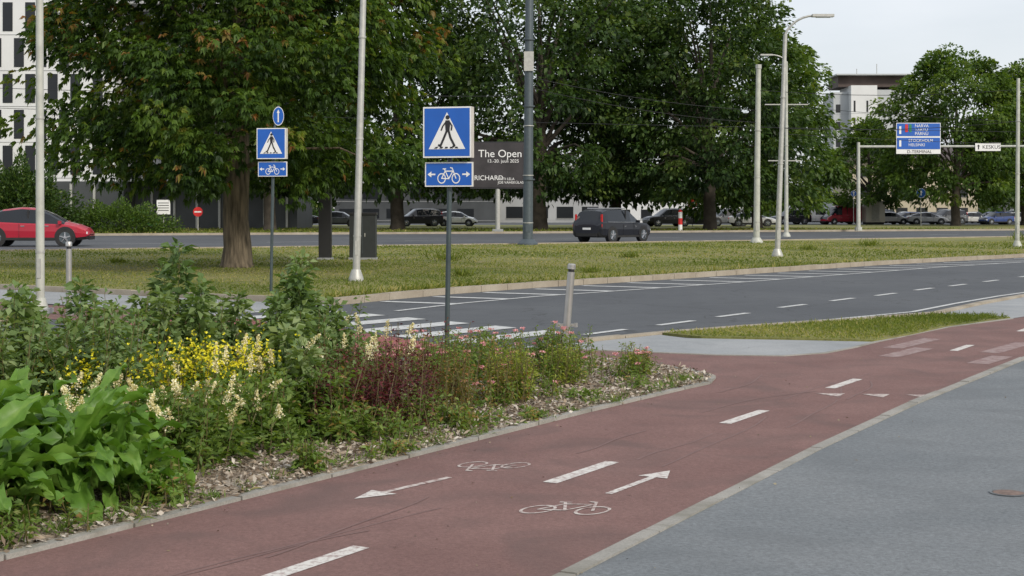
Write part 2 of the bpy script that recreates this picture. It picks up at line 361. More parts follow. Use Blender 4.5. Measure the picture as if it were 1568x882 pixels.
g.build('road_marking')
g = MB(); pd = Vector((.5, .866)); pr = Vector((.866, -.5))
for (x, y) in [(-.976, 7.04), (.455, 9.55), (1.907, 12.1), (3.24, 14.42), (5.53, 18.16), (7.3, 21), (-2.4, 4.5)]:
    c = Vector((x, y)); g.ribbon([c-pd*.44, c+pd*.44], .10, .013, .013, paint_path)
def arrow(c, d, L, m1, m2):
    c = Vector(c); d = Vector(d).normalized(); n = Vector((d.y, -d.x))
    a = c-d*L*.5; e = c+d*L*.2; t = c+d*L*.5
    g.sheet([a-n*.024, e-n*.024, e+n*.024, a+n*.024], .013, m1)
    g.sheet([e-n*.10, t, e+n*.10], .0135, m2)
arrow((-.66, 9.0), (-.60, -.80), .88, paint_sym, paint_path)
arrow((.80, 9.2), (.5, .866), .9, paint_path, paint_path)
def mark_bike(c, ax, up, sx, sy, mt):
    c = Vector(c); ax = Vector(ax).normalized(); up = Vector(up).normalized()
    g.flat(bike(.06), lambda q: (*(c+ax*q[0]*sx+up*q[1]*sy), .013+.0002*random.random()), mt)
mark_bike((.345, 8.42), (.97, -.12), (.45, .9), .28, .40, paint_sym)
mark_bike((-.16, 9.72), (-.97, .12), (-.45, -.9), .26, .38, paint_sym)
for (x, y) in [(2.93, 13.55), (3.33, 13.5), (3.73, 13.45)]:
    g.sheet([(x-.13, y+.10), (x+.14, y+.08), (x+.02, y-.15)], .013, paint_sym)
for c, l in [((5.4, 16.7), 1.0), ((6.1, 18.2), 1.6), ((6.7, 18.0), 1.6), ((4.7, 17.6), 1.3), ((5.1, 18.8), 1.6)]:
    c = Vector(c); d = Vector((.55, .83)); g.ribbon([c-d*l/2, c+d*l/2], .24, .0125, .0125, paint_faint)
g.build('path_marking')
g = MB()
for k in range(12):
    s = R.uniform(-.6, 9.5); off = R.uniform(.5, 1.9); c = Vector((-2.478, 7.16))+pd*s+pr*off; b0 = R.uniform(-.22, .22); L0 = R.uniform(1.0, 2.6); pts = []; ph = R.uniform(0, 6)
    for j in range(18):
        t = j/17; p = c+pd*L0*t+pr*(b0*4*t*t*.6+.02*math.sin(t*7+ph)); pts.append((p.x, p.y))
    if inside(np.array(pts), pathpoly).all(): g.ribbon(pts, .018, .0115+.0001*k, .0115+.0001*k, tyre_m)
g.build('tyre_marks')
g = MB(); g.flat(disc((0, 0), .09, 24), lambda q: (q[0], q[1], .012), M('rusty_iron', (.17, .12, .10), .8, .2, .3, 30)); g.flat(ring((0, 0), .11, .015, 24), lambda q: (q[0], q[1], .0125), pave)
g.build('manhole_cover', (2.97, 8.85, 0))

# ---------------------------------------------------------------- signs
def crossing_sign(name, loc, rz, top, lean=0., extra_round=False):
    g = MB(); w = .59; h = .60; zb = top-h; bz = zb-.36
    g.tube([(0, 0, 0), (lean, 0, top-.1)], .03, postgrey, 12); g.tube([(0, 0, 0), (0, 0, .05)], .06, postgrey, 12)
    cx = lean; D = .12
    g.box((cx, -.03-D/2, zb+h/2), (w, D, h), boxgrey)
    y = -.03-D
    def F(q, dy, cz, s=1.): return (cx+q[0]*s, y-dy, cz+q[1]*s)
    cz = zb+h/2
    rect = lambda a, c: [[(-a/2, -c/2), (a/2, -c/2), (a/2, c/2), (-a/2, c/2)]]
    g.flat(rect(w, h), lambda q: F(q, .004, cz), white); g.flat(rect(w-.035, h-.035), lambda q: F(q, .007, cz), blue)
    g.flat([[(-.225, -.2), (.225, -.2), (.0, .235)]], lambda q: F(q, .010, cz), white)
    for x in (-.15, -.085, -.02, .045, .11):
        g.flat([[(x-.01, -.192), (x+.03, -.192), (x*.9+.03, -.172), (x*.9-.0, -.172)]], lambda q: F(q, .0125, cz), black)
    g.flat(pedestrian(), lambda q: F((q[0]*.46, q[1]*.46), .013+.0003*random.random(), cz-.01), black)
    pz = bz+.165
    g.box((cx, -.06, pz), (w, .03, .29), boxgrey); y = -.075
    g.flat(rect(w, .29), lambda q: F(q, .003, pz), white); g.flat(rect(w-.03, .26), lambda q: F(q, .006, pz), blue)
    g.flat(bike(.07), lambda q: F((q[0]*.16, q[1]*.19), .009+.0003*random.random(), pz), white)
    for s in (-1, 1):
        g.flat(strip([(s*.17, 0), (s*.22, 0)], .018)+[[(s*.215, .035), (s*.262, 0), (s*.215, -.035)]], lambda q: F(q, .009+.0003*random.random(), pz), white)
    for zz in (zb+.12, zb+h-.12, pz): g.box((cx, -.02, zz), (.14, .05, .03), metal)
    if extra_round:
        g.tube([(cx+.0, 0, top-.1), (cx+.1, 0, top+.45)], .025, postgrey)
        fx = lambda dy: (lambda q: (cx+q[0]*.62+.03, -dy, q[1]))
        g.flat(disc((.12, top+.24), .185, 28), fx(.032), white); g.flat(disc((.12, top+.24), .17, 28), fx(.035), blue)
        g.flat([[(.10, top+.12), (.14, top+.12), (.14, top+.3), (.10, top+.3)], [(.07, top+.3), (.17, top+.3), (.12, top+.37)]], fx(.039), white)
    return g.build(name, loc, rz)
crossing_sign('pedestrian_crossing_sign', (-.776, 17.58, 0), math.radians(-14), 2.92, .05)
crossing_sign('pedestrian_crossing_sign', (-4.72, 28.95, 0), math.radians(-10), 3.30, .06, True)

def bollard(loc, lean=0., h=1.03):
    g = MB(); g.tube([(0, 0, 0), (lean*.9, 0, h*.9)], .046, stainless, 16); g.tube([(lean*.9, 0, h*.9), (lean*.93, 0, h*.935)], .038, black, 16)
    g.tube([(lean*.93, 0, h*.935), (lean*.98, 0, h*.985), (lean, 0, h)], [.052, .052, .04], stainless, 16)
    g.box((lean*.25, 0, .27), (.22, .035, .035), stainless); g.tube([(0, 0, 0), (0, 0, .03)], .085, stainless, 16)
    for s in (-1, 1): g.tube([(lean*.25+s*.11, 0, .245), (lean*.25+s*.11, 0, .295)], .024, stainless)
    return g.build('bollard', loc)
bollard((.66, 18.3, .01), .08); bollard((-7.1, 23.7, .02), .0, 1.18)

def pole(name, loc, h, r0, r1, mat, lean=0., foot=True, extra=None):
    g = MB(); g.tube([(0, 0, 0), (lean*.5, 0, h*.5), (lean, 0, h)], [r0, (r0+r1)/2, r1], mat, 16)
    if foot: g.tube([(0, 0, 0), (0, 0, .06), (0, 0, .22), (0, 0, .26)], [r0*2, r0*2, r0*1.35, r0*1.2], mat, 16)
    for zz in (1.0, 3.2, 5.5):
        if zz < h-1: g.tube([(lean*zz/h, 0, zz), (lean*zz/h, 0, zz+.04)], r0*1.06, metal, 16)
    g.box((lean*.08, -r0*.98, .75), (r0*.9, .02, .32), darkpole if mat is darkpole else metal)
    if extra: extra(g)
    return g.build(name, loc)
def lamp_top(side, arm, rise, h, lean=0):
    def f(g):
        pts = [(lean, 0, h)]
        for k in range(1, 8):
            t = k/7; pts.append((lean+side*arm*(t**1.4), 0, h+rise*math.sin(t*math.pi/2)))
        g.tube(pts, .04, metal, 8)
        e = pts[-1]; g.box((e[0]+side*.3, 0, e[2]+.0), (.75, .26, .09), metal); g.box((e[0]+side*.32, 0, e[2]-.05), (.5, .2, .03), lens)
    return f
pole('street_lamp', (-7.75, 24.3, .0), 9, .072, .05, palepole, -.02, True, lambda g: (g.box((0, 0, .04), (.34, .34, .10), slab), lamp_top(-1, 1.6, .4, 9, -.02)(g)))
pole('street_lamp', (-3.53, 33.5, .1), 10, .085, .06, metal, .25, True, lambda g: lamp_top(1, 1.6, .4, 10, .25)(g))
pole('street_lamp', (9.2, 51.3, .1), 7.7, .10, .07, metal, .28, True, lambda g: lamp_top(1, 1.0, .65, 7.7, .28)(g))
pole('street_lamp', (16.6, 89.5, .1), 10.6, .13, .08, palepole, 0, True, lambda g: (lamp_top(-1, .9, .4, 10.6, 0)(g), g.box((0, 0, 8), (2.6, .06, .06), metal), g.box((-.1, 0, 4.6), (2.0, .06, .06), metal)))
pole('catenary_mast', (.73, 68.7, .1), 14, .24, .17, darkpole, .1, True, lambda g: (g.box((.05, -.25, 8.5), (.45, .05, .9), metal), [g.tube([(0.05, 0, zz), (0.05, 0, zz+.06)], .28, darkpole, 16) for zz in (3, 6.4, 9.5)]))
pole('catenary_mast', (12.0, 72.6, .1), 8.6, .16, .12, palepole, .1, True, lambda g: g.tube([(.1, 0, 8.55), (.1, 0, 8.75)], .15, metal))
pole('catenary_mast', (22.2, 65, .1), 7.4, .10, .07, palepole, .05, True)
g = MB()
def wire(a, c, sag=.25, r=.013):
    a = Vector(a); c = Vector(c); g.tube([a+(c-a)*(k/10)-Vector((0, 0, sag*4*(k/10)*(1-k/10))) for k in range(11)], r, black, 4)
for a, c in [((.8, 68.7, 7.9), (12.1, 72.6, 6.6)), ((.8, 68.7, 7.4), (12.1, 72.6, 6.0)), ((12.1, 72.6, 7.6), (22.2, 65, 7.0)), ((12.1, 72.6, 5.8), (22.2, 65, 5.6)), ((16.6, 89.5, 8), (45, 95, 7)), ((16.6, 89.5, 6.3), (50, 100, 6)), ((.8, 68.7, 7.0), (-34, 60, 7.2)), ((22.2, 65, 7.1), (50, 80, 8)), ((-30, 75, 7), (60, 95, 6.4))]:
    wire(a, c)
g.build('overhead_wires')

g = MB(); g.box((0, 0, 1.3), (.40, .3, 2.6), black); g.box((0, -.152, 2.3), (.30, .01, .45), M('display_panel', (.03, .035, .04), .2)); g.box((0, 0, 2.62), (.44, .34, .05), black); g.box((0, 0, .03), (.5, .4, .07), slab)
g.build('information_column', (-6.06, 48.0, .1), bevel=.01)
g = MB(); g.box((0, 0, .75), (.85, .5, 1.42), M('cabinet_black', (.02, .024, .026), .6)); g.box((0, 0, 1.49), (.92, .58, .07), black); g.box((0, 0, .03), (.9, .56, .07), slab); g.box((0, -.253, .8), (.012, .006, 1.2), darkpole); g.box((.08, -.256, .8), (.03, .015, .12), metal)
g.build('utility_cabinet', (-4.85, 48.2, .1), bevel=.012)

def text(body, size, loc, mat, parent, align='LEFT', name='lettering'):
    c = bpy.data.curves.new(name, 'FONT'); c.body = body; c.size = size; c.align_x = align; c.extrude = .004
    o = bpy.data.objects.new(name, c); scene.collection.objects.link(o); c.materials.append(mat)
    o.rotation_euler = (math.pi/2, 0, 0); o.location = loc; o.parent = parent; return o
g = MB(); g.tube([(0, 0, 0), (0, 0, 3.3)], .18, metal); g.box((0, 0, 4.95), (4.1, .35, 3.5), black); g.box((0, -.18, 4.95), (3.9, .02, 3.3), M('poster_dark', (.03, .026, .028), .5, 0, .5, .8)); g.box((0, 0, .1), (.8, .8, .25), slab)
bb = g.build('billboard', (-1.05, 109.5, .08), 0, bevel=.02)
text('The Open', .78, (-1.45, -.2, 5.55), white, bb); text('13.-20. juuli 2025', .34, (-.8, -.2, 5.15), white, bb)
text('RICHARD', .5, (-1.75, -.2, 3.85), white, bb); text('EESTI LELA\nJOE VAHEKÜLAS', .26, (.0, -.2, 3.85), white, bb)
g = MB(); g.tube([(0, 0, 0), (0, 0, 7.0)], [.18, .13], palepole, 14); g.tube([(0, 0, 6.65), (16, 0, 6.7)], [.1, .08], palepole)
g.tube([(0, 0, 0), (0, 0, .3)], .3, palepole)
g.box((4.7, -.16, 7.3), (3.5, .06, 2.45), white); g.box((4.7, -.2, 7.98), (3.4, .02, 1.0), blue); g.box((4.7, -.2, 6.9), (3.4, .02, .9), blue)
for x in (3.6, 5.8): g.box((x, -.06, 7.2), (.08, .14, 2.3), metal)
g.box((3.75, -.22, 8.1), (.22, .02, .6), redpaint); g.box((4.05, -.22, 8.1), (.2, .02, .6), M('sign_green', (.02, .2, .08), .5)); g.box((3.25, -.22, 7.95), (.16, .02, .6), white); g.box((3.25, -.22, 6.9), (.16, .02, .5), white)
g.box((10.2, -.14, 6.62), (2.0, .05, .62), white)
g.flat([[(-.05, -.2), (.05, -.2), (.05, .05), (-.05, .05)], [(-.14, .05), (.14, .05), (0, .2)]], lambda q: (9.45+q[0], -.17, 6.62+q[1]), black)
gs = g.build('direction_sign_gantry', (27.4, 117, .08))
for i, s in enumerate(('NARVA', 'TARTU', 'PÄRNU')): text(s, .33, (4.4, -.215, 8.18-.31*i), white, gs)
for i, s in enumerate(('STOCKHOLM', 'HELSINKI')): text(s, .32, (3.9, -.215, 7.02-.34*i), white, gs)
text('D-TERMINAL', .34, (3.8, -.2, 6.14), black, gs); text('KESKUS', .42, (9.75, -.17, 6.48), black, gs)
def small_sign(name, loc, h, kind, s=.6):
    g = MB(); g.tube([(0, 0, 0), (0, 0, h)], .035, metal, 8)
    if kind == 'no_entry':
        g.flat(disc((0, h-.1), s/2, 24), lambda q: (q[0], -.04, q[1]), redpaint); g.flat([[(-s*.36, h-.1-s*.07), (s*.36, h-.1-s*.07), (s*.36, h-.1+s*.07), (-s*.36, h-.1+s*.07)]], lambda q: (q[0], -.045, q[1]), white)
    elif kind == 'info':
        g.box((0, -.05, h-.35), (s*1.5, .03, s*1.6), white)
        for k in range(4): g.box((0, -.07, h-.05-.18*k), (s*1.2, .006, .05), black)
    elif kind == 'stop':
        g.flat([[(math.cos(math.pi*(k+.5)/4)*s/2, h+math.sin(math.pi*(k+.5)/4)*s/2) for k in range(8)]], lambda q: (q[0], -.05, q[1]), redpaint)
        g.box((0, -.055, h), (s*.7, .004, s*.22), white)
    elif kind == 'ahead':
        g.flat(disc((0, h), s/2, 24), lambda q: (q[0], -.045, q[1]), white); g.flat(disc((0, h), s/2-.04, 24), lambda q: (q[0], -.05, q[1]), blue)
        g.flat([[(-.06, h-.25), (.06, h-.25), (.06, h+.05), (-.06, h+.05)], [(-.17, h+.05), (.17, h+.05), (0, h+.28)]], lambda q: (q[0], -.055, q[1]), white)
    return g.build(name, loc)
small_sign('no_entry_sign', (-24.2, 114, .08), 1.6, 'no_entry', .75)
small_sign('information_sign', (-25.2, 107, .08), 2.2, 'info', .65)
small_sign('stop_sign', (18.3, 150, .08), 2.3, 'stop', .95)
small_sign('one_way_sign', (42.3, 153, .08), 3.4, 'ahead', 1.0)
small_sign('one_way_sign', (38.8, 168, .0), 3.6, 'ahead', .7)
g = MB(); g.tube([(0, 0, 0), (0, 0, 1.5)], .16, white); g.tube([(0, 0, .5), (0, 0, 1.0)], .17, redpaint); g.tube([(0, 0, 1.5), (0, 0, 1.7)], [.2, .02], redpaint); g.build('marker_post', (13.2, 116, .08))

# ---------------------------------------------------------------- vehicles
TYPES = {
 'suv': (dict(w=.97, r=.40, wb=(-1.45, 1.48)), [(-2.45, .5, .92, .94, .78, .6), (-2.40, .34, 1.02, 1.06, .92, .74), (-2.34, .30, 1.10, 1.16, .95, .76), (-2.08, .28, 1.10, 1.64, .97, .70), (-1.75, .27, 1.08, 1.73, .97, .71), (-.4, .27, 1.05, 1.77, .97, .71), (.35, .27, 1.03, 1.72, .97, .70), (1.2, .27, 1.03, 1.08, .97, .78), (1.9, .28, .98, 1.02, .95, .70), (2.32, .32, .84, .88, .86, .6), (2.45, .42, .62, .64, .70, .5)]),
 'sedan': (dict(w=.93, r=.34, wb=(-1.42, 1.45)), [(-2.42, .45, .82, .84, .72, .6), (-2.36, .3, .95, 1.0, .88, .7), (-2.0, .26, .97, 1.06, .92, .72), (-1.1, .24, .95, 1.38, .93, .62), (-.4, .22, .92, 1.47, .93, .64), (.3, .22, .9, 1.44, .93, .63), (1.25, .22, .89, .96, .92, .72), (1.9, .24, .78, .84, .9, .65), (2.3, .28, .64, .7, .82, .55), (2.42, .36, .5, .55, .66, .45)]),
 'crossover': (dict(w=.95, r=.37, wb=(-1.42, 1.45)), [(-2.40, .48, .92, .94, .74, .6), (-2.34, .32, 1.05, 1.1, .9, .7), (-2.0, .28, 1.06, 1.24, .94, .7), (-1.2, .26, 1.02, 1.54, .95, .63), (-.4, .25, .98, 1.63, .95, .65), (.25, .25, .96, 1.59, .95, .64), (.8, .25, .95, 1.36, .95, .66), (1.4, .25, .93, 1.02, .94, .72), (1.95, .26, .84, .9, .91, .65), (2.3, .30, .70, .76, .84, .55), (2.42, .4, .54, .58, .68, .45)]),
 'hatch': (dict(w=.88, r=.32, wb=(-1.3, 1.28)), [(-2.05, .45, .85, .87, .75, .6), (-2.0, .3, .98, 1.02, .84, .68), (-1.75, .26, 1.0, 1.38, .87, .6), (-1.2, .24, .97, 1.48, .88, .62), (-.2, .22, .94, 1.5, .88, .63), (.4, .22, .92, 1.42, .88, .62), (1.15, .22, .92, .98, .87, .68), (1.75, .26, .78, .84, .82, .6), (2.03, .36, .55, .6, .66, .45)]),
 'van': (dict(w=.98, r=.35, wb=(-1.6, 1.7)), [(-2.6, .4, 1.1, 2.0, .93, .82), (-2.55, .3, 1.15, 2.2, .96, .86), (-1.2, .26, 1.15, 2.25, .98, .87), (.6, .26, 1.15, 2.22, .98, .86), (1.2, .26, 1.15, 2.1, .98, .82), (2.0, .26, 1.12, 1.2, .96, .74), (2.5, .3, .85, .9, .88, .6), (2.6, .4, .6, .64, .72, .5)])}
def car(name, kind, loc, heading, paint, scale=1.):
    P, st = TYPES[kind]; g = MB(); rings = []
    for (x, zb, zt, zr, wb_, wr) in st:
        h = [(wb_*.86, zb), (wb_*.98, zb+.12), (wb_, zb*.45+zt*.55), (wb_*.985, zt-.05), (wb_*.95, zt), (wr+.03, zr-.06), (wr*.8, zr), (wr*.35, zr+.022)]
        rings.append([(x, y, z) for y, z in h]+[(x, -y, z) for y, z in h[::-1]])
    n = len(rings[0]); h = n//2; van = kind == 'van'
    for i in range(len(rings)-1):
        a, c = st[i], st[i+1]
        cab = min(a[3]-a[2], c[3]-c[2]) > .25; slope = abs((c[3])-(a[3])) > .21
        for k in range(n):
            k2 = (k+1) % n; mat = paint
            kk = k if k < h else n-2-k
            if kk == 4 and (cab and not (van and i < 3)): mat = glass
            elif kk == 4 and slope: mat = glass
            elif kk in (5, 6, 7) and slope: mat = glass
            elif k == h-1 and slope: mat = glass
            elif kk == 0 or k == n-1: mat = rubber
            g.add([rings[i][k], rings[i][k2], rings[i+1][k2], rings[i+1][k]], [(0, 1, 2, 3)], mat)
    g.add(rings[0], [tuple(range(n))], paint); g.add(rings[-1], [tuple(range(n))[::-1]], paint)
    W = P['w']; r = P['r']
    for x in P['wb']:
        for s in (-1, 1):
            g.tube([(x, s*(W-.2), r+.03), (x, s*(W+.004), r+.03)], r+.065, black, 24)
            g.tube([(x, s*(W-.22), r), (x, s*(W+.012), r)], r, rubber, 24)
            g.tube([(x, s*(W-.1), r), (x, s*(W+.016), r)], r*.66, darkpole, 20)
            for q in range(5):
                t = q*2*math.pi/5+.3; p0 = (x, s*(W+.018), r); p1 = (x+math.cos(t)*r*.62, s*(W+.018), r+math.sin(t)*r*.62)
                g.tube([p0, p1], [.05, .035], chrome, 6)
    x0 = st[0][0]; x1 = st[-1][0]; zt = st[1][2]
    for s in (-1, 1):
        if kind == 'suv':
            g.box((x0+.12, s*(st[1][4]-.12), zt-.12), (.14, .26, .16), redlens); g.box((-2.26, s*.82, 1.28), (.07, .09, .42), redlens)
            g.tube([(-1.5, s*.62, 1.80), (.2, s*.62, 1.80)], .025, chrome, 6)
            g.tube([(-1.9, s*.965, 1.09), (1.1, s*.975, 1.05)], .014, chrome, 6)
        else: g.box((x0+.06, s*(st[1][4]-.17), zt-.12), (.12, .32, .13), redlens)
        g.box((x1-.14, s*(st[-2][4]-.2), st[-1][2]+.03), (.16, .34, .10), lens)
        xm = [q for q in st if q[3]-q[2] > .3][-1][0]
        g.box((xm+.45, s*(W+.09), st[-4][2]+.08), (.12, .2, .14), paint)
        for xd in (-.45, .55): g.box((xd, s*(W+.001), .66), (.012, .008, .6), black)
        for xd in (-.3, .7): g.box((xd, s*(W+.008), .86), (.16, .03, .03), chrome)
        g.box((0, s*(W-.02), .33), (2.1, .06, .1), rubber)
        mid = st[len(st)//2]; g.box((-.1, s*(mid[4]*.5+mid[5]*.5+.01), (mid[2]+mid[3])/2), (.07, .05, mid[3]-mid[2]-.12), black)
    g.box((x0+.005, 0, zt-.28), (.05, .5, .11), white); g.box((x0+.03, 0, .42), (.1, 1.3, .16), rubber); g.box((x1-.02, 0, .36), (.1, 1.1, .16), black)
    return g.build(name, loc, heading, sharp=50, scale=scale)
cp = lambda n, c, r=.35, co=.4: M('car_paint_'+n, c, r, .1, .03, 1, coat=co)
pb, pr_, pw, ps, pg, pgr, pbl, pbr = cp('black', (.008, .009, .015), .3, .15), cp('red', (.36, .010, .03)), cp('white', (.7, .7, .68)), cp('silver', (.4, .41, .42)), cp('grey', (.12, .13, .14)), cp('green', (.05, .38, .15)), cp('blue', (.03, .06, .2)), cp('beige', (.4, .37, .3))
H = lambda deg: math.radians(90-deg)
car('suv_car', 'suv', (5.4, 79.0, .0), H(38), pb)
car('red_car', 'crossover', (-22.6, 70.0, 0), H(84), pr_, (1.1, 1.05, 1.12))
car('green_car', 'hatch', (-29.2, 118, .08), H(160), pgr)
parked = [('suv', pb, 1022), ('hatch', pb, 1066), ('suv', pg, 1112), ('sedan', ps, 1152), ('suv', pb, 1210), ('van', pw, 1240), ('van', pr_, 1290), ('hatch', ps, 1365), ('hatch', pbl, 1388), ('sedan', ps, 1420), ('suv', pg, 1450), ('sedan', pw, 1490), ('hatch', pbl, 1525), ('sedan', ps, 1560), ('sedan', pb, 450), ('hatch', pg, 520), ('suv', pb, 640), ('hatch', pw, 700)]
for i, (k, p, px) in enumerate(parked):
    Z = (148 if px < 1200 else 176)+(i % 3)*1.5
    car('parked_car' if k != 'van' else 'parked_van', k, ((px-784)*Z/2265, Z, .08 if Z < 160 else 0), H(95 if i % 2 else 250), p)
for i in range(14):
    Z = 196+(i % 2)*2; car('parked_car', ['hatch', 'sedan', 'suv'][i % 3], (44+i*2.9, Z, 0), H(175+R.uniform(-6, 6)), [ps, pb, pbl, pw, pg][i % 5])
g = MB(); g.box((0, 0, 1.5), (2.2, 2.2, 2.4), pbr); g.box((0, 0, .2), (2.0, 2.0, .3), rubber); g.box((0, -1.11, 1.4), (.9, .03, 1.9), M('kiosk_door', (.3, .29, .25), .6)); g.box((0, 0, 2.75), (2.5, 2.5, .12), metal); g.build('kiosk', (42.5, 174, 0), bevel=.03)

# ---------------------------------------------------------------- buildings
panel = M('facade_white', (.62, .63, .64), .7, 0, .06, .4)
palegrey = M('facade_pale_grey', (.42, .44, .46), .7, 0, .06, .4)
concrete = M('facade_grey', (.33, .34, .35), .8, 0, .12, .3)
darkf = M('facade_dark', (.05, .055, .06), .5, 0, .2, .5)
brown = M('facade_brown', (.07, .05, .045), .7, 0, .2, .5)
def facade(g, x0, x1, y, z0, z1, bay, floor, ww, wh, wall, stag=True, frames=True, dp=14, sill=concrete):
    g.box(((x0+x1)/2, y+dp/2, (z0+z1)/2), (x1-x0, dp, z1-z0), wall)
    r = 0; z = z0+.6
    while z+wh < z1:
        x = x0+bay*(.2+(.5 if (stag and r % 2) else 0))
        while x+ww < x1:
            g.box((x+ww/2, y-.012, z+wh/2), (ww, .06, wh), bglass)
            if frames: g.box((x+ww/2, y-.06, z-.03), (ww+.12, .14, .05), metal)
            x += bay
        if sill: g.box(((x0+x1)/2, y-.01, z-.3), (x1-x0, .04, .05), sill)
        z += floor; r += 1
g = MB()
facade(g, -62, -34.2, 0, 4.2, 27, 1.95, 3.1, .85, 2.5, panel, True, False)
g.box((-47, 5.5, 2.1), (27, 12, 4.2), darkf)
facade(g, -34.2, -19, 3, 4.2, 24, 2.6, 3.1, 1.7, 2.1, panel, False, False)
for k in range(7): g.box((-26.6, 1.9, 4.3+3.1*k), (14.6, 2.1, .18), concrete)
for k in range(7):
    for q in range(8): g.box((-33.2+q*1.9, .95, 4.9+3.1*k), (1.7, .04, 1.0), glass)
g.box((-26.6, 8.5, 2.1), (15, 10, 4.2), darkf)
for q in range(14): g.box((-46+q*2, -.52 if q < 6 else 3.45, 2), (.2, .2, 4), metal)
g.build('apartment_building', (0, 128, 0))
g = MB()
facade(g, -26, -4, 0, 0, 5.2, 3.2, 2.6, 2.2, 1.3, darkf, False, False); g.box((-15, 6, 5.4), (23, 14, .4), concrete)
g.build('shop_building', (2, 200, 0))
g = MB()
facade(g, -12, 14, 0, 0, 7.5, 3.5, 3.6, 2.3, 1.6, concrete, False); g.box((1, 6, 7.7), (27, 15, .4), metal)
facade(g, 14.2, 26, -1, 0, 5.5, 3, 2.6, 1.5, 1.2, panel, False); g.box((20, 5, 5.7), (12.3, 14, .4), metal)
g.build('low_office_building', (0, 205, 0))
g = MB()
facade(g, -6, 14, 0, 0, 9.5, 3.2, 3.2, 1.8, 1.5, M('facade_cream', (.42, .37, .28), .8), False)
g.add([(-6.4, -1, 9.5), (14.4, -1, 9.5), (14.4, 15, 9.5), (-6.4, 15, 9.5), (-6.4, 7, 12), (14.4, 7, 12)], [(0, 1, 5, 4), (2, 3, 4, 5), (0, 4, 3), (1, 2, 5)], brown)
g.build('cream_house', (60, 235, 0))
g = MB()
facade(g, 0.5, 5.6, 0, 0, 26.2, 2.5, 3.4, .35, 2.2, panel, False, False, 10); facade(g, 5.6, 14, 2, 0, 25.5, 3, 3.4, 1.2, 1.6, palegrey, False, False, 10)
facade(g, -2.5, .5, 2.2, 0, 25.0, 2.4, 3.4, .9, 1.6, palegrey, False, False, 10)
g.box((5, 7, 27.2), (13, 9, 2.2), brown); g.box((5, 6, 28.4), (14.5, 11, .25), palegrey); g.tube([(3, 6, 28), (3, 6, 30)], .08, metal); g.tube([(7, 6, 28), (7, 6, 31)], .08, metal)
g.build('office_tower', (66.0, 290, 0))
g = MB()
for k in range(16):
    x = -70+k*16+R.uniform(-2, 2); h = R.uniform(5, 9); facade(g, x, x+14, R.uniform(0, 12), 0, h, 3.5, 3.1, 1.8, 1.4, [concrete, panel, darkf][k % 3], False, False)
g.build('distant_buildings', (0, 330, 0))

